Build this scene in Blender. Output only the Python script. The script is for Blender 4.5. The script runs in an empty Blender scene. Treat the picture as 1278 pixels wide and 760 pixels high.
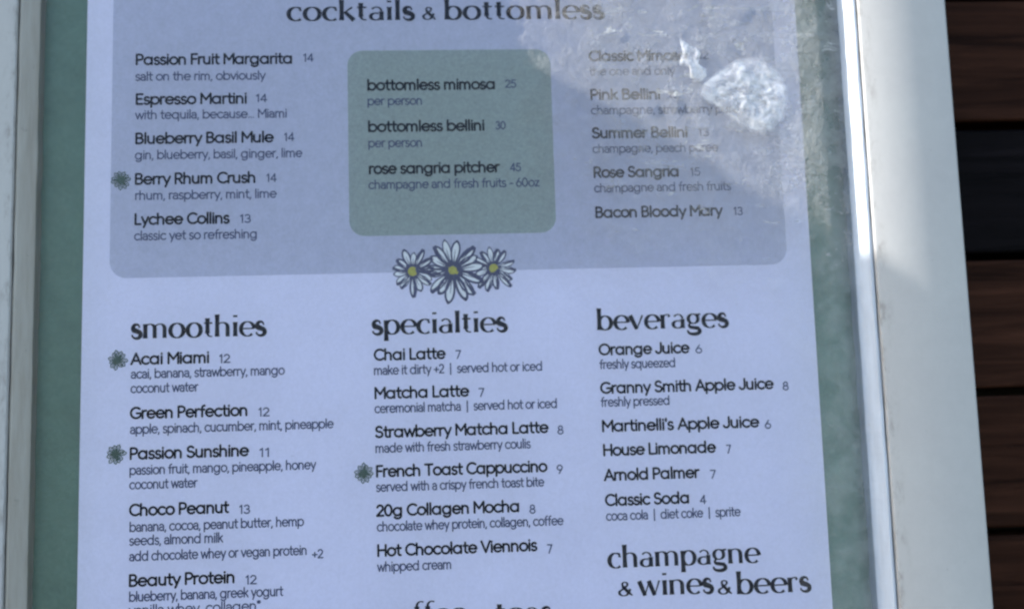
import bpy, bmesh, math, random
from mathutils import Vector, Matrix, noise

S = bpy.context.scene
COL = S.collection
R = math.radians

# ---------------------------------------------------------------- camera, world, sun, exposure
# board coordinates are millimetres: u to the right, v up, h out of the wall; the sheet lies at h = 0
U0 = 107.0
def W(u, v, h=0.0):
    return Vector(((u - U0) * .001, -h * .001, v * .001))

cam = bpy.data.cameras.new('camera')
cam_o = bpy.data.objects.new('camera', cam)
COL.objects.link(cam_o)
cam.sensor_width = 36.0
cam.lens = 36.0 * 1300.0 / 1278.0
cam.clip_start = .01
cam.clip_end = 200.0
RM = Matrix(((0.9979881844, -0.0294500413, 0.0561451582), (0.0227855196, 0.9930054296, 0.1158491986), (-0.0591642106, -0.1143368347, 0.9916793204)))
BW = Matrix(((1, 0, 0), (0, 0, -1), (0, 1, 0)))          # board axes -> world axes
M = (BW @ RM.transposed()).to_4x4()
M.translation = W(106.5532, -35.3610, 306.697)
cam_o.matrix_world = M
cam.dof.use_dof = True
cam.dof.focus_distance = .286
cam.dof.aperture_fstop = 8.5
S.camera = cam_o

# sun: from the upper left, almost along the wall, so it only grazes the case
GRAZE, INPLANE = R(3.0), R(30.0)
sun_dir = Vector((-math.cos(GRAZE) * math.cos(INPLANE), -math.sin(GRAZE), math.cos(GRAZE) * math.sin(INPLANE)))
elev = math.asin(sun_dir.z)
azim = math.atan2(sun_dir.x, sun_dir.y)
world = bpy.data.worlds.new('World')
S.world = world
world.use_nodes = True
nt = world.node_tree
sky = nt.nodes.new('ShaderNodeTexSky')
sky.sky_type = 'NISHITA'
sky.sun_disc = False
sky.sun_elevation = elev
sky.sun_rotation = azim
sky.air_density = 1.0
sky.dust_density = 0.6
bgn = nt.nodes['Background']
bgn.inputs['Strength'].default_value = .15
nt.links.new(sky.outputs['Color'], bgn.inputs['Color'])
sun = bpy.data.lights.new('sun', 'SUN')
sun.energy = 3.2
sun.angle = R(.5)
sun.color = (1.0, .965, .92)
sun_o = bpy.data.objects.new('sun', sun)
COL.objects.link(sun_o)
sun_o.rotation_euler = sun_dir.to_track_quat('Z', 'Y').to_euler()
S.view_settings.view_transform = 'Standard'
S.view_settings.look = 'None'
S.view_settings.exposure = 1.75
S.view_settings.gamma = 1.0
S.view_settings.use_curve_mapping = False
S.cycles.filter_width = 2.3
S.cycles.transparent_max_bounces = 16

# ---------------------------------------------------------------- materials
def mat(name):
    m = bpy.data.materials.new(name)
    m.use_nodes = True
    return m, m.node_tree, m.node_tree.nodes['Principled BSDF']

def node(t, kind, **kw):
    n = t.nodes.new(kind)
    for k, v in kw.items():
        setattr(n, k, v)
    return n

def coords(t, scale=(1, 1, 1)):
    """object coordinates in millimetres times scale"""
    tc = node(t, 'ShaderNodeTexCoord')
    mp = node(t, 'ShaderNodeMapping')
    mp.inputs['Scale'].default_value = tuple(1000 * s for s in scale)
    t.links.new(tc.outputs['Object'], mp.inputs['Vector'])
    return mp.outputs['Vector']

def noise_tex(t, vec, scale, detail=4, rough=.55, dist=0):
    n = node(t, 'ShaderNodeTexNoise')
    n.inputs['Scale'].default_value = scale
    n.inputs['Detail'].default_value = detail
    n.inputs['Roughness'].default_value = rough
    n.inputs['Distortion'].default_value = dist
    t.links.new(vec, n.inputs['Vector'])
    return n.outputs['Fac']

def ramp(t, fac, stops):
    r = node(t, 'ShaderNodeValToRGB')
    e = r.color_ramp.elements
    while len(e) < len(stops):
        e.new(.5)
    for q, (p, c) in zip(e, stops):
        q.position = p
        q.color = (*c, 1) if len(c) == 3 else c
    t.links.new(fac, r.inputs['Fac'])
    return r.outputs['Color']

def mixc(t, fac, a, b, mode='MIX'):
    n = node(t, 'ShaderNodeMix', data_type='RGBA', blend_type=mode)
    for sock, val in ((n.inputs['Factor'], fac), (n.inputs['A'], a), (n.inputs['B'], b)):
        if isinstance(val, (int, float)):
            sock.default_value = val
        elif isinstance(val, tuple):
            sock.default_value = (*val, 1)
        else:
            t.links.new(val, sock)
    return n.outputs['Result']

def math_n(t, op, a, b=None, clamp=False):
    n = node(t, 'ShaderNodeMath', operation=op, use_clamp=clamp)
    for i, v in enumerate((a, b)):
        if v is None:
            continue
        if isinstance(v, (int, float)):
            n.inputs[i].default_value = v
        else:
            t.links.new(v, n.inputs[i])
    return n.outputs[0]

def mrange(t, x, a, b, c=0., d=1., smooth=True):
    n = node(t, 'ShaderNodeMapRange')
    n.interpolation_type = 'SMOOTHSTEP' if smooth else 'LINEAR'
    for k, v in zip(('From Min', 'From Max', 'To Min', 'To Max'), (a, b, c, d)):
        n.inputs[k].default_value = v
    t.links.new(x, n.inputs['Value'])
    return n.outputs['Result']

def bump(t, p, height, strength, distance=.0002):
    b = node(t, 'ShaderNodeBump')
    b.inputs['Strength'].default_value = strength
    b.inputs['Distance'].default_value = distance
    t.links.new(height, b.inputs['Height'])
    t.links.new(b.outputs['Normal'], p.inputs['Normal'])

def plain(name, c, var=.06, rough=.7, scale=.4, spec=.2, grain=0):
    m, t, p = mat(name)
    v = coords(t)
    n = noise_tex(t, v, scale, 6, .65)
    lo = tuple(x * (1 - var) for x in c)
    hi = tuple(min(1, x * (1 + var)) for x in c)
    c0 = ramp(t, n, [(.3, lo), (.7, hi)])
    if grain:
        g = ramp(t, noise_tex(t, v, 1.3, 2, .6), [(.3, (1 - grain,) * 3), (.7, (1 + grain,) * 3)])
        c0 = mixc(t, 1.0, c0, g, 'MULTIPLY')
    t.links.new(c0, p.inputs['Base Color'])
    p.inputs['Roughness'].default_value = rough
    p.inputs['Specular IOR Level'].default_value = spec
    return m

PAPER = plain('white menu paper', (.71, .70, .90), .035, .75, .05, grain=.035)
PANEL = plain('lilac grey print', (.475, .485, .645), .05, .75, .25, grain=.06)
BOX = plain('sage green print', (.295, .345, .352), .06, .75, .5, grain=.10)
GREEN = plain('dark sage backing', (.098, .176, .146), .12, .6, .12, grain=.08)
INK = plain('dark navy ink', (.003, .004, .016), .1, .8, .5, spec=0)
INK_SOFT = plain('soft navy ink', (.07, .082, .165), .1, .8, .5, spec=0)
INK_GREY = plain('grey blue ink', (.07, .085, .17), .1, .8, .5, spec=0)
LEAFINK = plain('dark green ink', (.05, .09, .08), .3, .7, 1.5)
PETAL = plain('white petal print', (.78, .80, .86), .05, .75, .5)
OUTLINE = plain('petal outline ink', (.075, .08, .16), .2, .75, .8)
POLLEN = plain('yellow flower centre print', (.42, .40, .10), .25, .75, 1.5)

def frame_paint():
    m, t, p = mat('grey white painted frame')
    v = coords(t)
    a = noise_tex(t, v, .03, 5, .6)
    b = noise_tex(t, v, .35, 8, .7)
    base = ramp(t, a, [(.3, (.385, .375, .368)), (.7, (.412, .407, .395))])
    spots = mrange(t, noise_tex(t, v, .55, 3, .6), .70, .78)
    base = mixc(t, math_n(t, 'MULTIPLY', spots, .35), base, (.22, .22, .23))
    fine = ramp(t, b, [(.25, (.95, .95, .95)), (.75, (1.03, 1.03, 1.03))])
    base = mixc(t, 1.0, base, fine, 'MULTIPLY')
    # grime caught along the groove beside the retaining strip
    sep = node(t, 'ShaderNodeSeparateXYZ')
    t.links.new(v, sep.inputs[0])
    d = math_n(t, 'SUBTRACT', math_n(t, 'ABSOLUTE', math_n(t, 'SUBTRACT', sep.outputs['X'], .75)), 125.2)
    near = mrange(t, d, .2, 5.0, 1., 0.)
    gr = math_n(t, 'MULTIPLY', near, mrange(t, noise_tex(t, coords(t, (1, 1, .35)), .45, 6, .7), .46, .72))
    base = mixc(t, math_n(t, 'MULTIPLY', gr, .65), base, (.17, .155, .135))
    scr = mrange(t, noise_tex(t, coords(t, (1, 1, .06)), .9, 2, .5), .70, .76)
    base = mixc(t, math_n(t, 'MULTIPLY', scr, .12), base, (.62, .62, .62))
    t.links.new(base, p.inputs['Base Color'])
    p.inputs['Roughness'].default_value = .55
    p.inputs['Specular IOR Level'].default_value = .35
    bump(t, p, b, .25, .0002)
    return m
FRAME = frame_paint()

def bead_paint(name, lo, hi, stain):
    m, t, p = mat(name)
    v = coords(t)
    b = noise_tex(t, v, .25, 8, .7)
    s = coords(t, (1, 1, .12))
    c = noise_tex(t, s, .5, 5, .6)
    base = ramp(t, c, [(.3, lo), (.65, hi)])
    dirt = mrange(t, b, .62, .76)
    t.links.new(mixc(t, math_n(t, 'MULTIPLY', dirt, .75), base, stain), p.inputs['Base Color'])
    p.inputs['Roughness'].default_value = .5
    bump(t, p, b, .5, .0004)
    return m
BEAD = bead_paint('white retaining strip', (.36, .40, .46), (.44, .49, .56), (.30, .29, .27))
BEAD_SHADED = bead_paint('shaded retaining strip', (.27, .245, .21), (.33, .31, .275), (.16, .15, .13))  # left strip coloured darker and browner to stand for its weaker light
GROOVE = plain('dirty groove', (.16, .17, .18), .3, .9, .3)

def wood(name, dark, light):
    m, t, p = mat(name)
    v = coords(t, (.06, 1, 1))
    a = noise_tex(t, v, .22, 8, .65, .6)
    w = coords(t, (.012, .4, .4))
    b = noise_tex(t, w, .35, 4, .6, 1.0)
    c = ramp(t, a, [(.38, tuple(x * .5 for x in dark)), (.64, tuple(x * 1.35 for x in light))])
    c = mixc(t, mrange(t, b, .35, .75), c, tuple(.7 * (x + y) / 2 for x, y in zip(dark, light)))
    kn = mrange(t, noise_tex(t, coords(t, (.5, 1, 1)), .12, 2, .5), .72, .78)
    c = mixc(t, math_n(t, 'MULTIPLY', kn, .7), c, tuple(x * .4 for x in dark))
    t.links.new(c, p.inputs['Base Color'])
    p.inputs['Roughness'].default_value = .7
    p.inputs['Specular IOR Level'].default_value = .04
    bump(t, p, a, .6, .0008)
    return m
WOOD = wood('dark brown stained board', (.021, .0078, .0046), (.041, .0160, .0092))
WOOD_BLACK = wood('blackened board', (.003, .0022, .0028), (.006, .0045, .0055))
VOID = plain('dark wall behind the boards', (.004, .004, .004), .2, .9)
SHADE_LEAF = plain('added green shade leaf', (.06, .12, .03), .3, .5, .05)
STEM = plain('brown stem', (.12, .08, .05), .3, .8, .1)

def film_mat():
    """scratched clear plastic: clear, slightly glossy, with milky scuffs and painted sun glare in its upper right"""
    m, t, p = mat('scuffed plastic film with painted glare')
    t.nodes.remove(p)
    out = t.nodes['Material Output']
    v = coords(t)
    sep = node(t, 'ShaderNodeSeparateXYZ')
    t.links.new(v, sep.inputs[0])
    x, z = sep.outputs['X'], math_n(t, 'SUBTRACT', sep.outputs['Z'], 292.0)
    big = noise_tex(t, v, .028, 4, .6, .8)
    mid = noise_tex(t, v, .13, 8, .72, .25)
    fin = noise_tex(t, v, .6, 6, .7)
    wob = math_n(t, 'MULTIPLY', math_n(t, 'SUBTRACT', big, .5), 60.0)
    # scuffs with the sun glare painted in as haze: right of about u = 145, above about v = 5 (object x = u - U0)
    xe = math_n(t, 'ADD', math_n(t, 'ADD', x, math_n(t, 'MULTIPLY', wob, .7)), math_n(t, 'MULTIPLY', math_n(t, 'SUBTRACT', mid, .5), 34.0))
    gx = mrange(t, math_n(t, 'ADD', xe, math_n(t, 'MULTIPLY', z, .08)), 24., 58.)
    gz = mrange(t, math_n(t, 'ADD', z, wob), -6., 48.)
    scuff_glare = math_n(t, 'MULTIPLY', gx, gz)
    cloud = math_n(t, 'MULTIPLY', scuff_glare, mrange(t, mid, .30, .70, .45, 1.0))
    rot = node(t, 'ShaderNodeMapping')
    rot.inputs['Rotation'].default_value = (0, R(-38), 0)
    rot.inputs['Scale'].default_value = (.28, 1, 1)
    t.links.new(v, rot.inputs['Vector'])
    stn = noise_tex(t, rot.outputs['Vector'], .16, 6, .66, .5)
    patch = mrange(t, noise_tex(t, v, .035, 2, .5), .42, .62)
    streak = math_n(t, 'MULTIPLY', math_n(t, 'MULTIPLY', scuff_glare, patch), mrange(t, stn, .50, .72))
    specks = mrange(t, noise_tex(t, v, .33, 3, .6), .70, .76)
    base = mrange(t, fin, .4, .8, .0, .018)
    h = math_n(t, 'ADD', math_n(t, 'MULTIPLY', cloud, FILM_CLOUD), math_n(t, 'MULTIPLY', streak, FILM_STREAK))
    h = math_n(t, 'ADD', h, math_n(t, 'MULTIPLY', specks, math_n(t, 'ADD', math_n(t, 'MULTIPLY', scuff_glare, .45), .06)))
    # sky reflection along the right edge, painted as a pale haze
    veil = math_n(t, 'MULTIPLY', mrange(t, math_n(t, 'ADD', x, math_n(t, 'MULTIPLY', wob, .4)), 92., 120.), mrange(t, mid, .3, .7, .05, .17))
    h = math_n(t, 'MINIMUM', math_n(t, 'ADD', h, veil), mrange(t, mid, .35, .65, .24, .40))
    glint = math_n(t, 'MULTIPLY', scuff_glare, mrange(t, noise_tex(t, rot.outputs['Vector'], .42, 4, .6, .8), .62, .72))  # bright flecks painted as sun glints
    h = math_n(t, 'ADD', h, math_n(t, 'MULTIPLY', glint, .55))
    h = math_n(t, 'ADD', h, math_n(t, 'ADD', base, mrange(t, math_n(t, 'ADD', x, math_n(t, 'MULTIPLY', z, -.3)), -60., 120., 0., .012)), True)  # faint haze gradient painted in to brighten the lower right
    bm = node(t, 'ShaderNodeBump')
    bm.inputs['Strength'].default_value = 1.0
    bm.inputs['Distance'].default_value = .0055
    hh = math_n(t, 'ADD', mid, math_n(t, 'MULTIPLY', fin, .35))
    t.links.new(math_n(t, 'MULTIPLY', hh, math_n(t, 'ADD', math_n(t, 'MULTIPLY', scuff_glare, 1.), .08)), bm.inputs['Height'])
    tr = node(t, 'ShaderNodeBsdfTransparent')
    tr.inputs['Color'].default_value = (.97, .98, .98, 1)
    gl = node(t, 'ShaderNodeBsdfGlossy')
    gl.inputs['Roughness'].default_value = .3
    fr = node(t, 'ShaderNodeFresnel')
    fr.inputs['IOR'].default_value = 1.36
    df = node(t, 'ShaderNodeBsdfDiffuse')
    df.inputs['Color'].default_value = (.86, .86, .86, 1)
    for n in (gl, df):
        t.links.new(bm.outputs['Normal'], n.inputs['Normal'])
    m1 = node(t, 'ShaderNodeMixShader')
    t.links.new(fr.outputs[0], m1.inputs[0])
    t.links.new(tr.outputs[0], m1.inputs[1])
    t.links.new(gl.outputs[0], m1.inputs[2])
    m2 = node(t, 'ShaderNodeMixShader')
    t.links.new(h, m2.inputs[0])
    t.links.new(m1.outputs[0], m2.inputs[1])
    t.links.new(df.outputs[0], m2.inputs[2])
    t.links.new(m2.outputs[0], out.inputs['Surface'])
    return m
FILM_CLOUD, FILM_STREAK = .29, .30
FILM = film_mat()

def blister_mat():
    m, t, p = mat('milky lifted film with painted glare')
    t.nodes.remove(p)
    out = t.nodes['Material Output']
    v = coords(t)
    mid = noise_tex(t, v, .22, 7, .7, 1.0)
    fin = noise_tex(t, v, .9, 5, .7)
    at = node(t, 'ShaderNodeAttribute', attribute_name='rim')
    # 'rim' is 0 at the outline where the film is still stuck down, 1 inside where it has lifted
    a = mrange(t, at.outputs['Fac'], .0, .14)
    h = math_n(t, 'MULTIPLY', a, mrange(t, mid, .34, .66, .18, .58), True)
    bm = node(t, 'ShaderNodeBump')
    bm.inputs['Strength'].default_value = .25
    bm.inputs['Distance'].default_value = .0005
    t.links.new(math_n(t, 'ADD', mid, math_n(t, 'MULTIPLY', fin, .3)), bm.inputs['Height'])
    tr = node(t, 'ShaderNodeBsdfTransparent')
    df = node(t, 'ShaderNodeBsdfDiffuse')
    df.inputs['Color'].default_value = (.88, .87, .88, 1)
    gl = node(t, 'ShaderNodeBsdfGlossy')
    gl.inputs['Roughness'].default_value = .3
    for n in (df, gl):
        t.links.new(bm.outputs['Normal'], n.inputs['Normal'])
    m1 = node(t, 'ShaderNodeMixShader')
    m1.inputs[0].default_value = .1
    t.links.new(df.outputs[0], m1.inputs[1])
    t.links.new(gl.outputs[0], m1.inputs[2])
    m2 = node(t, 'ShaderNodeMixShader')
    t.links.new(h, m2.inputs[0])
    t.links.new(tr.outputs[0], m2.inputs[1])
    t.links.new(m1.outputs[0], m2.inputs[2])
    t.links.new(m2.outputs[0], out.inputs['Surface'])
    return m
BLISTER = blister_mat()

# ---------------------------------------------------------------- object helpers
def empty(name, label, cat, u, v, h):
    o = bpy.data.objects.new(name, None)
    COL.objects.link(o)
    o.location = W(u, v, h)
    o.empty_display_size = .02
    o['label'] = label
    o['category'] = cat
    return o

class MB:
    """mesh builder in board millimetres"""
    def __init__(self):
        self.v, self.f, self.m = [], [], []
    def face(self, pts, mi=0):
        b = len(self.v)
        self.v += [tuple(p) for p in pts]
        self.f.append(tuple(range(b, b + len(pts))))
        self.m.append(mi)
    def box(self, u0, u1, v0, v1, h0, h1, mi=0):
        P = [(u, v, h) for h in (h0, h1) for v in (v0, v1) for u in (u0, u1)]
        for q in ((4, 5, 7, 6), (0, 2, 3, 1), (0, 1, 5, 4), (2, 6, 7, 3), (0, 4, 6, 2), (1, 3, 7, 5)):
            self.face([P[i] for i in q], mi)
    def build(self, name, mats, parent=None, smooth=False, merge=False):
        org = parent_origin(parent)
        me = bpy.data.meshes.new(name)
        me.from_pydata([W(*p) - org for p in self.v], [], self.f)
        for m in (mats if isinstance(mats, (list, tuple)) else [mats]):
            me.materials.append(m)
        for p, mi in zip(me.polygons, self.m):
            p.material_index = mi
        if merge:
            bm = bmesh.new(); bm.from_mesh(me)
            bmesh.ops.remove_doubles(bm, verts=bm.verts, dist=1e-7)
            bmesh.ops.recalc_face_normals(bm, faces=bm.faces)
            bm.to_mesh(me); bm.free()
        if smooth:
            for p in me.polygons:
                p.use_smooth = True
        o = bpy.data.objects.new(name, me)
        COL.objects.link(o)
        if parent:
            o.parent = parent
        return o

def parent_origin(p):
    t = Vector((0, 0, 0))
    while p:
        t += p.location
        p = p.parent
    return t

# ---------------------------------------------------------------- lettering: drawn with a round pen (items) or a broad pen (headings)
def arc(cx, cy, rx, ry, a0, a1, n=None):
    n = n or max(6, int(abs(a1 - a0) / 12))
    return [(cx + rx * math.cos(R(a0 + (a1 - a0) * i / n)), cy + ry * math.sin(R(a0 + (a1 - a0) * i / n))) for i in range(n + 1)]
def O(cx=.40, r=.33):
    return arc(cx, .35, r, .345, 0, 360)

def arch(x, w, y0=0.0):
    return arc(x + w / 2, .42, w / 2, .26, 180, 0) + [(x + w, y0)]

SANS = {
 'a': (.90, [O(), [(.73, .69), (.73, 0)]]),
 'b': (.84, [[(.10, 1.02), (.10, 0)], O(.43)]),
 'c': (.70, [arc(.40, .35, .33, .345, 48, 312)]),
 'd': (.90, [O(), [(.73, 1.02), (.73, 0)]]),
 'e': (.80, [[(.07, .36), (.72, .36)] + arc(.40, .35, .33, .345, 2, 318)]),
 'f': (.47, [[(.20, 0), (.20, .80)] + arc(.40, .80, .20, .21, 180, 85), [(.05, .64), (.40, .64)]]),
 'g': (.90, [O(), [(.73, .69), (.73, -.02)] + arc(.42, -.02, .31, .27, 0, -150)]),
 'h': (.76, [[(.10, 1.02), (.10, 0)], arch(.10, .50)]),
 'i': (.26, [[(.12, .69), (.12, 0)], [(.12, .93), (.12, .95)]]),
 'j': (.26, [[(.12, .69), (.12, -.1)] + arc(-.03, -.1, .15, .17, 0, -90), [(.12, .93), (.12, .95)]]),
 'k': (.64, [[(.10, 1.02), (.10, 0)], [(.54, .68), (.12, .30)], [(.26, .42), (.58, 0)]]),
 'l': (.26, [[(.12, 1.02), (.12, 0)]]),
 'm': (1.14, [[(.10, .69), (.10, 0)], arch(.10, .44), arch(.54, .44)]),
 'n': (.76, [[(.10, .69), (.10, 0)], arch(.10, .50)]),
 'o': (.80, [O()]),
 'p': (.84, [[(.10, .69), (.10, -.29)], O(.43)]),
 'q': (.90, [O(), [(.73, .69), (.73, -.29)]]),
 'r': (.46, [[(.10, .69), (.10, 0)], arc(.36, .42, .26, .27, 180, 78)]),
 's': (.56, [arc(.28, .515, .19, .18, 35, 250) + arc(.27, .17, .21, .18, 80, -150)]),
 't': (.47, [[(.20, .95), (.20, .20)] + arc(.37, .20, .17, .19, 180, 280), [(.04, .66), (.42, .66)]]),
 'u': (.76, [[(.10, .69), (.10, .28)] + arc(.35, .28, .25, .27, 180, 360) + [(.60, .69)], [(.60, .3), (.60, 0)]]),
 'v': (.66, [[(.05, .69), (.33, 0), (.61, .69)]]),
 'w': (.98, [[(.05, .69), (.27, 0), (.49, .66), (.71, 0), (.93, .69)]]),
 'x': (.62, [[(.06, .69), (.56, 0)], [(.56, .69), (.06, 0)]]),
 'y': (.66, [[(.05, .69), (.34, .02)], [(.61, .69), (.22, -.29)]]),
 'z': (.58, [[(.06, .66), (.50, .66), (.06, .03), (.52, .03)]]),
 'A': (.88, [[(.05, 0), (.44, 1), (.83, 0)], [(.18, .32), (.70, .32)]]),
 'B': (.76, [[(.10, 0), (.10, .99), (.36, .99)] + arc(.36, .76, .24, .23, 90, -90) + [(.10, .53)], [(.36, .53)] + arc(.38, .27, .28, .26, 90, -90) + [(.10, .01)]]),
 'C': (.92, [arc(.54, .5, .46, .49, 48, 312)]),
 'E': (.70, [[(.60, .99), (.10, .99), (.10, .01), (.60, .01)], [(.10, .52), (.54, .52)]]),
 'F': (.64, [[(.58, .99), (.10, .99), (.10, 0)], [(.10, .50), (.52, .50)]]),
 'G': (1.0, [arc(.54, .5, .46, .49, 48, 345) + [(.98, .46), (.60, .46)]]),
 'H': (.88, [[(.10, 1), (.10, 0)], [(.76, 1), (.76, 0)], [(.10, .52), (.76, .52)]]),
 'J': (.62, [[(.50, 1), (.50, .27)] + arc(.26, .27, .24, .26, 0, -160)]),
 'L': (.62, [[(.10, 1), (.10, .01), (.56, .01)]]),
 'M': (1.02, [[(.10, 0), (.10, 1), (.51, .38), (.92, 1), (.92, 0)]]),
 'O': (1.08, [arc(.54, .5, .46, .49, 0, 360)]),
 'P': (.72, [[(.10, 0), (.10, .99), (.36, .99)] + arc(.36, .72, .28, .27, 90, -90) + [(.10, .45)]]),
 'R': (.76, [[(.10, 0), (.10, .99), (.36, .99)] + arc(.36, .72, .28, .27, 90, -90) + [(.10, .45)], [(.38, .45), (.66, 0)]]),
 'S': (.74, [arc(.36, .75, .25, .24, 30, 255) + arc(.36, .26, .29, .255, 80, -155)]),
 'T': (.76, [[(.04, .99), (.72, .99)], [(.38, .99), (.38, 0)]]),
 'V': (.84, [[(.04, 1), (.42, 0), (.80, 1)]]),
 '0': (.78, [arc(.38, .5, .29, .49, 0, 360)]),
 '1': (.44, [[(.08, .80), (.26, .99), (.26, 0)]]),
 '2': (.68, [arc(.33, .70, .25, .28, 160, -30) + [(.06, .02), (.62, .02)]]),
 '3': (.68, [arc(.31, .74, .23, .24, 150, -90), arc(.31, .26, .27, .25, 90, -150)]),
 '4': (.72, [[(.50, 0), (.50, 1), (.06, .28), (.66, .28)]]),
 '5': (.68, [[(.56, .98), (.16, .98), (.12, .56)] + arc(.31, .32, .28, .31, 115, -150)]),
 '6': (.70, [arc(.35, .30, .28, .29, 0, 360), [(.10, .42), (.42, 1)]]),
 '7': (.64, [[(.06, .98), (.58, .98), (.22, 0)]]),
 '8': (.70, [arc(.34, .75, .22, .24, 0, 360), arc(.34, .26, .28, .255, 0, 360)]),
 '9': (.70, [arc(.35, .70, .28, .29, 0, 360), [(.60, .58), (.28, 0)]]),
 "'": (.22, [[(.11, 1.02), (.10, .80)]]),
 ',': (.26, [[(.14, .04), (.07, -.16)]]),
 '.': (.26, [[(.12, .03), (.12, .05)]]),
 '-': (.48, [[(.08, .36), (.40, .36)]]),
 '+': (.66, [[(.06, .40), (.60, .40)], [(.33, .14), (.33, .66)]]),
 '|': (.30, [[(.15, 1.05), (.15, -.20)]]),
 '*': (.40, [[(.20, 1.02), (.20, .72)], [(.06, .95), (.34, .79)], [(.34, .95), (.06, .79)]]),
 ' ': (.34, []),
}
# two-storey a for the small descriptions
SMALL = dict(SANS)
SMALL['a'] = (.66, [arc(.30, .45, .24, .235, 150, 0) + [(.54, 0)], arc(.30, .20, .24, .19, 70, 360) + [(.54, .24)]])

# headings: each stroke is (points, widths) with the pen width at every point
TK, TN = .18, .05
def pen(pts, k=1.0, thick=TK, thin=TN):
    w = []
    for i in range(len(pts)):
        a, b = pts[max(0, i - 1)], pts[min(len(pts) - 1, i + 1)]
        d = math.hypot(b[0] - a[0], b[1] - a[1]) or 1
        w.append(thin + (thick * k - thin) * abs((b[1] - a[1]) / d) ** 1.5)
    return pts, w
def stem(x, y1, y0=0.0, k=1.0):
    n = 8
    return [(x, y1 + (y0 - y1) * i / n) for i in range(n + 1)], [TK * k * (1 + .22 * abs(2 * i / n - 1) ** 3) for i in range(n + 1)]
def line(a, b, w0, w1=None):
    w1 = w0 if w1 is None else w1
    return [(a[0] + (b[0] - a[0]) * i / 4, a[1] + (b[1] - a[1]) * i / 4) for i in range(5)], [w0 + (w1 - w0) * i / 4 for i in range(5)]
def swell(pts, mx=TK, mn=TN * 1.3):
    n = len(pts) - 1
    return pts, [mn + (mx - mn) * math.sin(math.pi * i / n) ** 1.4 for i in range(n + 1)]
XH = .64
def harch(x, w):
    return pen(arc(x + w / 2, XH - .22, w / 2, .21, 175, 60), .45), pen(arc(x + w / 2, XH - .22, w / 2, .21, 95, 0) + [(x + w, .25), (x + w, .1), (x + w, 0)], .97)
def hs(x):
    p = arc(x + .20, .475, .145, .155, 45, 215) + arc(x + .20, .165, .175, .16, 55, -145)
    return [swell(p, TK * 1.12, TN * 1.6), line((x + .305, .60), (x + .325, .48), TN, TN * 1.8), line((x + .02, .17), (x + .035, .05), TN * 1.8, TN)]
HEAD = {
 'a': (.60, [stem(.48, .42), pen(arc(.29, .44, .19, .19, 150, 0), .55), pen(arc(.27, .175, .20, .165, 60, 330), .9)]),
 'b': (.68, [stem(.11, 1.0), pen(arc(.36, .32, .26, .315, 165, -165), 1.0)]),
 'c': (.56, [pen(arc(.34, .32, .28, .32, 50, 310), 1.05), line((.51, .56), (.50, .46), TN * 1.4, TK * .7)]),
 'e': (.62, [pen(arc(.34, .32, .28, .32, 0, 315), 1.0), line((.08, .335), (.62, .335), TN * 1.2)]),
 'f': (.40, [stem(.16, .78), pen(arc(.34, .80, .18, .19, 190, 55), .6), line((.02, XH - .02), (.36, XH - .02), TN * 1.3)]),
 'g': (.62, [pen(arc(.29, .42, .21, .215, 0, 360), .9), line((.42, .59), (.62, .63), TK * .6, TK * .4), swell(arc(.24, .12, .14, .10, 120, 250) + [(.36, .0), (.48, -.02)] + arc(.30, -.15, .26, .14, 30, -200), TK * .95, TN * 1.6)]),
 'h': (.70, [stem(.11, 1.0), *harch(.11, .45)]),
 'i': (.26, [stem(.13, XH), ([(.13, .86), (.13, .95)], [TK * 1.05, TK * 1.05])]),
 'k': (.62, [stem(.11, 1.0), line((.52, XH), (.14, .31), TN * 1.6, TN), line((.24, .40), (.58, 0), TK * .8, TK * 1.15)]),
 'l': (.26, [stem(.13, 1.0)]),
 'm': (1.06, [stem(.11, XH), *harch(.11, .40), *harch(.51, .42)]),
 'n': (.70, [stem(.11, XH), *harch(.11, .45)]),
 'o': (.68, [pen(arc(.34, .32, .28, .32, 0, 360), 1.05)]),
 'p': (.68, [stem(.11, XH, -.30), pen(arc(.36, .32, .26, .315, 165, -165), 1.0)]),
 'r': (.44, [stem(.11, XH), pen(arc(.33, XH - .22, .22, .22, 175, 70), .45), line((.36, XH - .03), (.42, XH - .10), TK * .5, TK * .7)]),
 's': (.44, hs(.03)),
 't': (.42, [stem(.17, .84, .16), pen(arc(.33, .18, .16, .165, 175, 290), .6), line((.02, XH - .02), (.38, XH - .02), TN * 1.4)]),
 'v': (.60, [line((.04, XH), (.31, 0), TK * 1.1, TK * .95), line((.31, 0), (.57, XH), TN, TN * 1.6)]),
 'w': (.94, [line((.04, XH), (.27, 0), TK * 1.1, TK * .95), line((.27, 0), (.47, XH), TN, TN * 1.2), line((.45, XH), (.68, 0), TK * 1.1, TK * .95), line((.68, 0), (.90, XH), TN, TN * 1.6)]),
 '&': (.70, [swell([(.66, 0), (.46, .20), (.24, .46), (.20, .58)], TK * .95, TN * 1.3), pen(arc(.33, .57, .12, .11, 185, -35), .6), pen([(.43, .50), (.30, .38), (.16, .28)] + arc(.27, .165, .20, .165, 150, 320) + [(.52, .20), (.57, .34)], .75)]),
}

def corners(st):
    """a stroke with sharp turns, cut into pieces there; [] when it has none"""
    out, cur = [], [st[0]]
    for i in range(1, len(st)):
        cur.append(st[i])
        if i < len(st) - 1:
            a = (st[i][0] - st[i - 1][0], st[i][1] - st[i - 1][1]); b = (st[i + 1][0] - st[i][0], st[i + 1][1] - st[i][1])
            d = math.hypot(*a) * math.hypot(*b) or 1
            if (a[0] * b[0] + a[1] * b[1]) / d < .6:
                out.append(cur); cur = [st[i]]
    return out + [cur] if out else []

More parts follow.
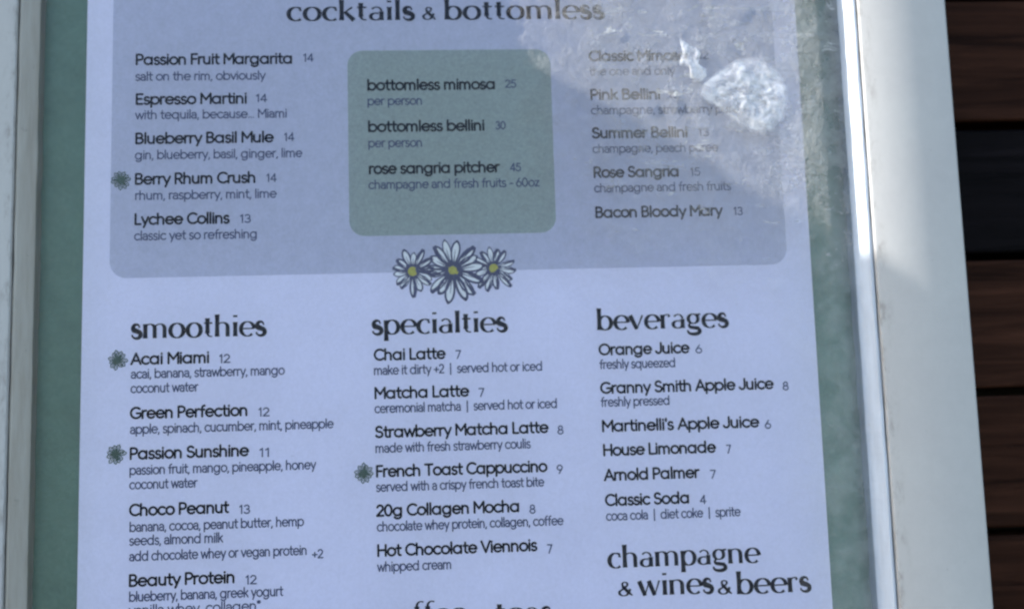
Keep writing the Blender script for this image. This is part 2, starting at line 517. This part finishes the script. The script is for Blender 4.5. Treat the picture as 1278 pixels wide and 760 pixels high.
class TextMesh(MB):
    n = 0
    def ribbon(self, pts, wid, h, closed=False, cap=True):
        TextMesh.n += 1
        h += .0004 * (TextMesh.n % 40)
        N = len(pts)
        L, Q = [], []
        for i in range(N):
            if closed:
                a, b = pts[(i - 1) % (N - 1)], pts[(i + 1) % (N - 1)]
            else:
                a, b = pts[max(0, i - 1)], pts[min(N - 1, i + 1)]
            d = math.hypot(b[0] - a[0], b[1] - a[1]) or 1
            nx, ny = -(b[1] - a[1]) / d, (b[0] - a[0]) / d
            k = 1.0
            if 0 < i < N - 1:                              # keep the pen width through a corner
                c = pts[i]
                d1 = math.hypot(c[0] - a[0], c[1] - a[1]) or 1
                ca = abs((c[0] - a[0]) / d1 * -ny * 0 + ((c[0] - a[0]) * (b[0] - a[0]) + (c[1] - a[1]) * (b[1] - a[1])) / (d1 * d))
                k = min(1.8, 1 / max(.4, ca))
            w = wid[i] * .5 * k
            L.append((pts[i][0] + nx * w, pts[i][1] + ny * w, h))
            Q.append((pts[i][0] - nx * w, pts[i][1] - ny * w, h))
        for i in range(N - 1):
            self.face([Q[i], Q[i + 1], L[i + 1], L[i]])
        if cap and not closed:
            for i, j in ((0, 1), (N - 1, N - 2)):
                a0 = math.degrees(math.atan2(pts[i][1] - pts[j][1], pts[i][0] - pts[j][0]))
                self.face([(x, y, h) for x, y in arc(pts[i][0], pts[i][1], wid[i] / 2, wid[i] / 2, a0 - 90, a0 + 90, 6)])
    def text(self, s, u, v, width, size, font, weight=.12, h=.10, track=0):
        adv = sum(font[c][0] + track for c in s) - track
        first = .05
        sx = width / (adv - 2 * first)
        x = -first
        for c in s:
            a, strokes = font[c]
            for st in strokes:
                if isinstance(st, tuple):
                    pts, wid = st
                    wid = [w * size * .5 + w * sx * .5 for w in wid]
                    self.ribbon([(u + (x + p[0]) * sx, v + p[1] * size) for p in pts], wid, h, cap=False)
                elif len(st) > 2 and corners(st):
                    for piece in corners(st):
                        self.ribbon([(u + (x + p[0]) * sx, v + p[1] * size) for p in piece], [weight * size] * len(piece), h)
                else:
                    closed = len(st) > 4 and math.dist(st[0], st[-1]) < 1e-6
                    self.ribbon([(u + (x + p[0]) * sx, v + p[1] * size) for p in st], [weight * size] * len(st), h, closed)
            x += a + track

LEAVES, SHADE = 90, (-60.0, 113.0)

# ---------------------------------------------------------------- the slatted wall
wall = MB()
PITCH, GAP = 44.4, 2.6
rng = random.Random(4)
g0 = 14.9
for k in range(-12, 13):
    lo = g0 + k * PITCH + GAP / 2
    hi = lo + PITCH - GAP
    mi = 1 if k in (0, 5, -7) else 0
    h1 = -22.0 + rng.uniform(-.6, .6) - (1.5 if mi else 0)
    b = .9                                                # eased edges
    prof = [(lo, h1 - 18), (lo, h1 - b), (lo + b * .35, h1 - b * .3), (lo + b, h1), (hi - b, h1), (hi - b * .35, h1 - b * .3), (hi, h1 - b), (hi, h1 - 18)]
    for i in range(7):
        (va, ha), (vb, hb) = prof[i], prof[i + 1]
        wall.face([(-900, va, ha), (1100, va, ha), (1100, vb, hb), (-900, vb, hb)], mi)
    for u in (-900, 1100):
        wall.face([(u, va, ha) for va, ha in (prof if u < 0 else prof[::-1])], mi)
wall.box(-900, 1100, -540, 600, -58, -40.6, 2)
wo = wall.build('slat_wall', [WOOD, WOOD_BLACK, VOID], None, merge=True)
wo['label'] = 'dark brown wall of horizontal wooden boards behind the white frame, one board nearly black'
wo['category'] = 'wall'

# ---------------------------------------------------------------- the display case
SIL = (-45.5, 261.0, -292.0, 222.0)                        # outer outline u0 u1 v0 v1
case = empty('menu_case', 'grey white display frame with clear scuffed cover, mounted on dark wooden boards', 'display case', 107, SIL[2], -22)
D_IN = 32.7                                                # outer edge to the inner foot of the retaining strip
def ring(d, h):
    u0, u1, v0, v1 = SIL[0] + d, SIL[1] - d, SIL[2] + d, SIL[3] - d
    return [(u0, v0, h), (u1, v0, h), (u1, v1, h), (u0, v1, h)]
def members(name, prof, mats, wob=0.0, mis=None):
    out = []
    for s in range(4):
        b = MB()
        N = 120 if s in (1, 3) else 80
        for i in range(len(prof) - 1):
            A, B = ring(*prof[i]), ring(*prof[i + 1])
            a0, a1, b0, b1 = (Vector(p) for p in (A[s], A[(s + 1) % 4], B[s], B[(s + 1) % 4]))
            for j in range(N):
                def pt(p, q, t, row):
                    c = p.lerp(q, t)
                    if wob and 0 < t < 1:
                        n1 = noise.noise(Vector((t * 42 + s * 9, row * .8, 3.1))) + .6 * noise.noise(Vector((t * 130 + s * 5, row * 1.7, 8.3)))
                        if s in (1, 3):
                            c.x += n1 * wob * (1 if row in (0, len(prof) - 1) else .5)
                        else:
                            c.y += n1 * wob * .5
                    return c
                t0, t1 = j / N, (j + 1) / N
                b.face([pt(a0, a1, t0, i), pt(a0, a1, t1, i), pt(b0, b1, t1, i + 1), pt(b0, b1, t0, i + 1)], mis[i] if mis else 0)
        o = b.build(name, mats, case, smooth=True, merge=True)
        out.append(o)
    return out
# rail: outer side, rounded edge, flat face, groove next to the strip
rail = [(1.2, -22.0), (.35, -8), (0, 5.2), (.25, 6.6), (.8, 7.5), (1.7, 8.0), (27.4, 8.0), (27.9, 7.7), (28.05, 6.4), (28.05, -2.0)]
rails = members('frame_rail', rail, [FRAME])
bead = [(28.25, -2.0), (28.25, 6.3), (28.7, 6.75), (29.3, 6.7), (32.2, 2.6), (32.7, 1.6), (32.75, -2.0)]
beads = members('retaining_strip', bead, [BEAD], .42)
beads[3].data.materials[0] = BEAD_SHADED
beads[3]['label'] = 'grey brown retaining strip with its shade painted in'
for o in rails + beads:
    for p in o.data.polygons:
        p.use_smooth = True
    o.data.set_sharp_from_angle(angle=R(40))

bk = MB()
bk.box(SIL[0] + 27.5, SIL[1] - 27.5, SIL[2] + 27.5, SIL[3] - 27.5, -8, -1.5)
bk.build('backing_board', GREEN, case)

# clear cover: a slightly slack film with crinkles where it is worn
def wearf(u, v):
    a = min(1, max(0, (u - 135) / 40)); c = min(1, max(0, (v - 10) / 55))
    return a * a * (3 - 2 * a) * c * c * (3 - 2 * c)
cover = MB()
fu0, fu1, fv0, fv1 = SIL[0] + 31.5, SIL[1] - 31.5, SIL[2] + 31.5, SIL[3] - 31.5
def fh(u, v):
    q = Vector((u * .012, v * .012, .7))
    h = 2.3 + .30 * noise.noise(q)
    w = wearf(u, v)
    if w > .001:
        z = Vector((u * .05, v * .05, 2.2))
        r = abs(noise.noise(z + .7 * noise.noise_vector(z * 1.3)))
        h += w * (.55 * (.35 - r) + .22 * noise.noise(Vector((u * .16, v * .16, 5))) + .10 * noise.noise(Vector((u * .4, v * .4, 9))))
    e = min(u - fu0, fu1 - u, v - fv0, fv1 - v) / 10
    # slack in the film bellies out towards the right edge and tucks back under the strip
    t = min(1, max(0, (u - 140) / (222 - 140)))
    return 1.9 + (h - 1.9) * min(1, max(0, e)) + 2.2 * t * (.7 + .3 * t) * min(1, max(0, fu1 - u) / 7.5)
def grid(us, vs):
    idx = {}
    for j, v in enumerate(vs):
        for i, u in enumerate(us):
            idx[i, j] = len(cover.v)
            cover.v.append((u, v, fh(u, v)))
    for j in range(len(vs) - 1):
        for i in range(len(us) - 1):
            cover.f.append((idx[i, j], idx[i + 1, j], idx[i + 1, j + 1], idx[i, j + 1])); cover.m.append(0)
NU, NV = 190, 240
vs = [fv0 + (fv1 - fv0) * (j / NV) ** .7 for j in range(NV + 1)]
grid([fu0 + (fu1 - fu0) * (i / NU) ** .8 for i in range(NU + 1)], vs)
cf = cover.build('cover_film', FILM, case, smooth=True)
cf.data.materials[0] = FILM

def blister(outline, label, lift, seed):
    """an island of film lifted and milky, whitened further to carry the sun glare: a low crumpled dome"""
    n = len(outline)
    cu, cv = sum(p[0] for p in outline) / n, sum(p[1] for p in outline) / n
    P = []
    for i in range(n):                                      # rounded, slightly ragged outline
        p0, p1, p2, p3 = (outline[(i + k) % n] for k in (-1, 0, 1, 2))
        for s in range(10):
            t = s / 10
            P.append(tuple(.5 * (2 * p1[k] + (p2[k] - p0[k]) * t + (2 * p0[k] - 5 * p1[k] + 4 * p2[k] - p3[k]) * t * t + (3 * p1[k] - p0[k] - 3 * p2[k] + p3[k]) * t ** 3) for k in (0, 1)))
    size = max(p[0] for p in outline) - min(p[0] for p in outline)
    N, K = len(P), 22
    b = MB(); att = []
    for k in range(K + 1):
        t = k / K
        for i in range(N):
            jig = 1 + .05 * noise.noise(Vector((i * .35, seed, 1.)))
            u, v = cu + (P[i][0] - cu) * t * jig, cv + (P[i][1] - cv) * t * jig
            q = Vector((u * .22, v * .22, seed))
            cr = abs(noise.noise(q + noise.noise_vector(q * 1.4)))
            e = 1 - t
            h = fh(u, v) + .12 + min(1, e * 3.2) * (lift * (.45 + .9 * (.5 - cr)) + .18 * noise.noise(q * 3.1))
            b.v.append((u, v, h)); att.append(e * (1 - .75 * min(1, max(0, ((u - cu) + (v - cv) - 2) / (.55 * size)))))
    for k in range(K):
        for i in range(N):
            j = (i + 1) % N
            b.f.append((k * N + i, k * N + j, (k + 1) * N + j, (k + 1) * N + i)); b.m.append(0)
    o = b.build('glare_blister', BLISTER, cf, smooth=True)
    a = o.data.attributes.new('rim', 'FLOAT', 'POINT')
    a.data.foreach_set('value', att)
    o['label'] = label
    return o
blister([(182.8, 63.6), (190.0, 70.2), (198.5, 74.2), (206.5, 73.2), (211.5, 65.5), (210.2, 56.0), (203.8, 49.6), (196.0, 51.8), (188.0, 58.2)], 'large fan shaped milky blister with painted glare at the right edge of the sheet', .55, 3.3)
blister([(178.3, 80.5), (181.2, 78.5), (184.8, 76.2), (184.0, 72.0), (186.6, 69.2), (184.6, 66.0), (181.2, 67.0), (180.6, 70.4), (177.6, 71.8), (178.6, 75.6)], 'small milky blister with painted glare over the end of the first item in the right column', .45, 8.1)

# ---------------------------------------------------------------- the printed menu
sheet_root = empty('menu_sheet', 'pale printed drinks menu sheet inside the display frame, with daisies and dark headings', 'menu', 108, -254, -.5)
pb = MB()
NX, NY = 36, 60
def sh(u, v):                                              # the sheet is not perfectly flat
    return 0.0
pb.box(0, 216, -254, 176, -1.45, 0)
pb.build('paper', PAPER, sheet_root)

def rrect(u0, u1, v0, v1, r, h):
    b = MB()
    b.face([(x, y, h) for cx, cy, a in ((u1 - r, v1 - r, 0), (u0 + r, v1 - r, 90), (u0 + r, v0 + r, 180), (u1 - r, v0 + r, 270)) for x, y in arc(cx, cy, r, r, a, a + 90, 8)])
    return b
panel = rrect(7.6, 208.7, 10.3, 107, 5.0, .03).build('cocktail_panel', PANEL, sheet_root)
rrect(77.2, 138.8, 21.4, 78.3, 4.6, .06).build('bottomless_box', BOX, panel)

def daisy(u, v, r, n, seed, rot=0.0):
    rg = random.Random(seed)
    ol, pe = TextMesh(), TextMesh()
    for i in range(n):
        a = R(rot + 360 * i / n + rg.uniform(-7, 7))
        ln = r * rg.uniform(.82, 1.08) * (1.06 if math.sin(a) < -.6 else 1)
        wd = r * rg.uniform(.135, .175)
        ca, sa = math.cos(a), math.sin(a)
        def place(p):
            return (u + p[0] * ca - p[1] * sa, v + p[0] * sa + p[1] * ca)
        shape = [(.20 * r + (ln - .20 * r) * t, wd * (math.sin(math.pi * min(1, t * .96 + .04)) ** .65) * (.55 + .6 * t)) for t in [k / 9 for k in range(10)]]
        loop = shape + [(x, -y) for x, y in reversed(shape)]
        hh = .08 + .003 * i
        pe.face([(*place(p), hh) for p in loop])
        lp = [place(p) for p in loop]
        ol.ribbon(lp + lp[:1], [.043 * r * rg.uniform(.8, 1.9)] * (len(lp) + 1), hh + .012, True)
        ol.ribbon([place((.25 * r, 0)), place((.7 * ln, wd * .1))], [.05 * r, .012 * r], hh + .012)
        if rg.random() < .65:
            ol.ribbon([place((.5 * ln, wd * .45)), place((.97 * ln, wd * .3))], [.04 * r, .13 * r], hh + .012)
    ds = TextMesh()
    ds.face([(x, y, .17) for x, y in arc(u, v, .205 * r, .205 * r, 0, 360, 20)[:-1]])
    for i in range(16):
        a = R(i * 22.5 + rg.uniform(-8, 8))
        ol.ribbon([(u + .19 * r * math.cos(a), v + .19 * r * math.sin(a)), (u + .36 * r * math.cos(a), v + .36 * r * math.sin(a))], [.11 * r, .035 * r], .16)
    d = pe.build('daisy', PETAL, sheet_root)
    ol.build('petal_outline', OUTLINE, d)
    ds.build('flower_centre', POLLEN, d)
    return d
for (u, v, r, n, sd, lb) in ((95.65, 10.5, 6.9, 14, 5, 'small daisy on the left of the three'), (119.7, 10.9, 6.7, 14, 9, 'small daisy on the right of the three'), (107.5, 10.6, 8.9, 15, 2, 'large daisy in the middle of the three')):
    daisy(u, v, r, n, sd, 90 + 4 * sd)['label'] = lb

def mark(u, v, r, seed):
    rg = random.Random(seed)
    b = TextMesh()
    for i in range(11):
        a = R(360 * i / 11 + rg.uniform(-8, 8)); q = rg.uniform(.86, 1.1) * r
        ca, sa = math.cos(a), math.sin(a)
        pts = [(.12 * r, 0), (.5 * q, .17 * r), (.85 * q, .16 * r), (q, 0), (.85 * q, -.16 * r), (.5 * q, -.17 * r), (.12 * r, 0)]
        b.ribbon([(u + x * ca - y * sa, v + x * sa + y * ca) for x, y in pts], [.10 * r] * 7, .10, True)
        b.ribbon([(u + .3 * r * ca, v + .3 * r * sa), (u + .8 * q * ca, v + .8 * q * sa)], [.14 * r, .06 * r], .10)
    b.face([(x, y, .13) for x, y in arc(u, v, .3 * r, .3 * r, 0, 360, 14)[:-1]])
    return b.build('favourite_mark', LEAFINK, sheet_root)
for i, (u, v) in enumerate(((10.5, 39.5), (10.3, -13.5), (10.2, -40.5), (80.5, -48.0))):
    mark(u, v, 2.75, i)

TEXT = [
    ('H', 'cocktails', 59.61, 87.88, 37.48),
    ('H', '&', 100.25, 87.98, 3.78),
    ('H', 'bottomless', 107.08, 87.93, 48.35),
    ('T', 'Passion Fruit Margarita', 14.53, 74.63, 46.21),
    ('P', '14', 64.09, 75.10, 2.87),
    ('D', 'salt on the rim, obviously', 14.47, 69.69, 38.14),
    ('T', 'Espresso Martini', 14.67, 62.42, 32.47),
    ('P', '14', 49.98, 62.67, 3.08),
    ('D', 'with tequila, because... Miami', 14.61, 57.89, 44.38),
    ('T', 'Blueberry Basil Mule', 14.69, 50.45, 40.24),
    ('P', '14', 58.24, 50.66, 2.84),
    ('D', 'gin, blueberry, basil, ginger, lime', 14.63, 45.71, 48.79),
    ('T', 'Berry Rhum Crush', 14.72, 38.21, 35.00),
    ('P', '14', 53.01, 38.31, 2.82),
    ('D', 'rhum, raspberry, mint, lime', 14.77, 33.52, 41.04),
    ('T', 'Lychee Collins', 14.74, 26.14, 27.25),
    ('P', '13', 45.26, 26.14, 3.04),
    ('D', 'classic yet so refreshing', 14.68, 21.49, 35.48),
    ('T', 'bottomless mimosa', 83.19, 66.02, 38.50),
    ('P', '25', 124.85, 66.34, 3.18),
    ('D', 'per person', 83.12, 61.37, 16.37),
    ('T', 'bottomless bellini', 83.25, 53.19, 34.80),
    ('P', '30', 121.57, 53.39, 2.91),
    ('D', 'per person', 83.19, 48.38, 16.05),
    ('T', 'rose sangria pitcher', 83.31, 40.28, 38.86),
    ('P', '45', 125.56, 40.39, 3.15),
    ('D', 'champagne and fresh fruits - 60oz', 83.13, 35.64, 51.00),
    ('T', 'Classic Mimosa', 150.80, 74.53, 30.47),
    ('P', '12', 184.78, 74.84, 3.01),
    ('D', 'the one and only', 150.75, 69.91, 26.30),
    ('T', 'Pink Bellini', 150.83, 62.33, 21.38),
    ('P', '13', 174.94, 62.50, 3.23),
    ('D', 'champagne, strawberry puree', 150.77, 57.68, 47.87),
    ('T', 'Summer Bellini', 150.86, 50.29, 29.21),
    ('P', '13', 183.54, 50.44, 3.23),
    ('D', 'champagne, peach puree', 150.80, 45.67, 38.46),
    ('T', 'Rose Sangria', 150.87, 38.10, 26.00),
    ('P', '15', 180.45, 38.17, 2.96),
    ('D', 'champagne and fresh fruits', 150.82, 33.53, 41.75),
    ('T', 'Bacon Bloody Mary', 150.93, 25.77, 38.50),
    ('P', '13', 193.13, 25.77, 2.72),
    ('H', 'smoothies', 14.34, -7.45, 37.86),
    ('T', 'Acai Miami', 14.20, -14.83, 22.13),
    ('P', '12', 39.31, -15.03, 2.98),
    ('D', 'acai, banana, strawberry, mango', 14.25, -18.88, 43.68),
    ('D', 'coconut water', 14.19, -23.03, 18.98),
    ('T', 'Green Perfection', 14.16, -30.38, 33.18),
    ('P', '12', 50.54, -30.77, 2.98),
    ('D', 'apple, spinach, cucumber, mint, pineapple', 14.22, -34.72, 57.67),
    ('T', 'Passion Sunshine', 14.19, -41.89, 33.37),
    ('P', '11', 50.75, -42.37, 2.97),
    ('D', 'passion fruit, mango, pineapple, honey', 14.13, -46.30, 52.59),
    ('D', 'coconut water', 14.18, -50.37, 18.89),
    ('T', 'Choco Peanut', 14.27, -57.79, 27.63),
    ('P', '13', 45.07, -58.29, 2.94),
    ('D', 'banana, cocoa, peanut butter, hemp', 14.33, -62.27, 48.86),
    ('D', 'seeds, almond milk', 14.37, -66.06, 25.97),
    ('D', 'add chocolate whey or vegan protein', 14.43, -70.40, 49.61),
    ('P', '+2', 65.63, -71.49, 2.95),
    ('T', 'Beauty Protein', 14.40, -77.37, 29.33),
    ('P', '12', 46.87, -78.02, 2.92),
    ('D', 'blueberry, banana, greek yogurt', 14.45, -81.56, 42.75),
    ('D', 'vanilla whey, collagen*', 14.50, -85.30, 36.40),
    ('H', 'specialties', 83.73, -7.97, 38.98),
    ('T', 'Chai Latte', 84.04, -15.42, 20.64),
    ('P', '7', 107.85, -15.60, 1.41),
    ('D', 'make it dirty +2  |  served hot or iced', 83.89, -19.71, 49.37),
    ('T', 'Matcha Latte', 84.02, -26.60, 27.32),
    ('P', '7', 114.40, -26.90, 1.41),
    ('D', 'ceremonial matcha  |  served hot or iced', 83.96, -30.78, 53.31),
    ('T', 'Strawberry Matcha Latte', 84.09, -37.85, 50.22),
    ('P', '8', 137.26, -38.49, 1.53),
    ('D', 'made with fresh strawberry coulis', 84.03, -42.23, 44.96),
    ('T', 'French Toast Cappuccino', 84.16, -49.12, 49.42),
    ('P', '9', 136.63, -49.87, 1.53),
    ('D', 'served with a crispy french toast bite', 84.10, -53.35, 48.51),
    ('T', '20g Collagen Mocha', 84.11, -60.32, 41.15),
    ('P', '8', 128.30, -61.04, 1.52),
    ('D', 'chocolate whey protein, collagen, coffee', 84.16, -64.60, 53.68),
    ('T', 'Hot Chocolate Viennois', 84.18, -71.58, 45.74),
    ('P', '7', 133.05, -72.49, 1.28),
    ('D', 'whipped cream', 84.11, -75.87, 21.06),
    ('H', 'coffee', 85.14, -91.19, 23.46),
    ('H', '&', 111.81, -91.81, 3.44),
    ('H', 'teas', 117.77, -91.82, 15.66),
    ('H', 'beverages', 150.28, -8.26, 38.79),
    ('T', 'Orange Juice', 150.35, -15.57, 26.94),
    ('P', '6', 179.34, -15.79, 1.81),
    ('D', 'freshly squeezed', 150.43, -19.71, 22.55),
    ('T', 'Granny Smith Apple Juice', 150.38, -26.92, 51.73),
    ('P', '8', 205.15, -27.47, 1.58),
    ('D', 'freshly pressed', 150.35, -30.81, 20.42),
    ('T', "Martinelli's Apple Juice", 150.42, -38.09, 46.68),
    ('P', '6', 199.03, -38.68, 1.69),
    ('T', 'House Limonade', 150.49, -45.10, 33.22),
    ('P', '7', 187.08, -45.59, 1.20),
    ('T', 'Arnold Palmer', 150.56, -52.30, 27.86),
    ('P', '7', 181.90, -52.76, 1.43),
    ('T', 'Classic Soda', 150.51, -59.55, 24.71),
    ('P', '4', 178.43, -60.00, 1.67),
    ('D', 'coca cola  |  diet coke  |  sprite', 150.57, -63.83, 39.54),
    ('H', 'champagne', 150.87, -77.44, 43.83),
    ('H', '&', 153.37, -85.40, 3.81),
    ('H', 'wines', 159.42, -85.58, 21.11),
    ('H', '&', 182.54, -86.01, 3.78),
    ('H', 'beers', 188.20, -86.23, 21.13),
]
cur = None
def flush():
    global cur
    if cur:
        cur.build('heading', INK, sheet_root)
    cur = None
prev_v = None
JOIN = {'&', 'bottomless', 'teas', 'wines', 'beers'}
for kind, s, u, v, wd in TEXT:
    if kind == 'H':
        if s not in JOIN:
            flush()
        cur = cur or TextMesh()
        cur.text(s, u, v, wd, 6.5 if s != '&' else 5.6, HEAD, track=.055)
        continue
    flush()
    b = TextMesh()
    if kind == 'T':
        b.text(s, u, v, wd, 3.05, SANS, .21)
        b.build('item_name', INK, sheet_root)
    elif kind == 'P':
        b.text(s, u, v, wd, 2.35, SANS, .165)
        b.build('price', INK_GREY, sheet_root)
    else:
        b.text(s, u, v, wd, 2.55, SMALL, .155)
        b.build('item_description', INK_SOFT, sheet_root)
flush()

# ---------------------------------------------------------------- an unseen leafy stem, added up the sun's side to shade the case
plant = empty('added_shade_plant', 'unseen leafy stem added to shade the case, on the dark boards, left of and above the display frame', 'plant', -330, 300, -22)
S2 = (-math.cos(INPLANE), math.sin(INPLANE))               # in-plane direction to the sun
N2 = (math.sin(INPLANE), math.cos(INPLANE))
rg = random.Random(11)
lf = MB()
spine = [(-420, 150, -10), (-400, 220, 5), (-385, 290, 14), (-400, 360, 22), (-390, 420, 30)]
def leaf(c, size, nrm, roll):
    n = Vector(nrm).normalized()
    t = n.orthogonal().normalized()
    t = Matrix.Rotation(roll, 3, n) @ t
    s = n.cross(t)
    prof = [(0, 0), (.12, .20), (.30, .36), (.50, .40), (.70, .32), (.88, .15), (1, 0)]
    c = Vector(c)
    mid = [c + t * (a - .5) * size + n * (-.10 * size * (2 * a - 1) ** 2) for a, w in prof]
    for sg in (1, -1):
        ed = [c + t * (a - .5) * size + s * (sg * w * size) + n * (-.10 * size * (2 * a - 1) ** 2 + .12 * w * size) for a, w in prof]
        for i in range(6):
            q = [mid[i], mid[i + 1], ed[i + 1], ed[i]]
            lf.face(q if sg > 0 else q[::-1])
for i in range(LEAVES):
    L = rg.uniform(380, 620)
    pn = rg.uniform(*SHADE)
    # base line: rays that end at the middle of the case
    c0 = (150 * 1.0, 0)
    along = 150 * S2[0]
    base = Vector((N2[0] * pn + S2[0] * (L - 120), N2[1] * pn + S2[1] * (L - 120), 0))
    h = (L + rg.uniform(-150, 200)) * math.tan(GRAZE) * .9 + 4
    leaf((base.x, base.y, h), rg.uniform(34, 52), (S2[0] + rg.uniform(-.5, .5), S2[1] + rg.uniform(-.5, .5), rg.uniform(-.1, .5)), rg.uniform(0, 6.28))
lf.build('shade_leaves', SHADE_LEAF, plant, smooth=True)
def tube(pts, r0, r1):
    rings = []
    for i, p in enumerate(pts):
        a, b = Vector(pts[max(0, i - 1)]), Vector(pts[min(len(pts) - 1, i + 1)])
        d = (b - a).normalized(); x = d.orthogonal().normalized(); y = d.cross(x)
        r = r0 + (r1 - r0) * i / (len(pts) - 1)
        rings.append([Vector(p) + r * (math.cos(k * math.pi / 4) * x + math.sin(k * math.pi / 4) * y) for k in range(8)])
    for i in range(len(rings) - 1):
        for k in range(8):
            st.face([rings[i][k], rings[i][(k + 1) % 8], rings[i + 1][(k + 1) % 8], rings[i + 1][k]])
st = None
for pn0 in (SHADE[0] + 15, (SHADE[0] + SHADE[1]) / 2, SHADE[1] - 15):
    st = MB()
    tube([(N2[0] * pn0 + S2[0] * q + 6 * math.sin(q * .03), N2[1] * pn0 + S2[1] * q, 2 + q * .1) for q in range(700, 240, -30)], 4, 1.5)
    st.build('added_shade_stem', STEM, plant, smooth=True)
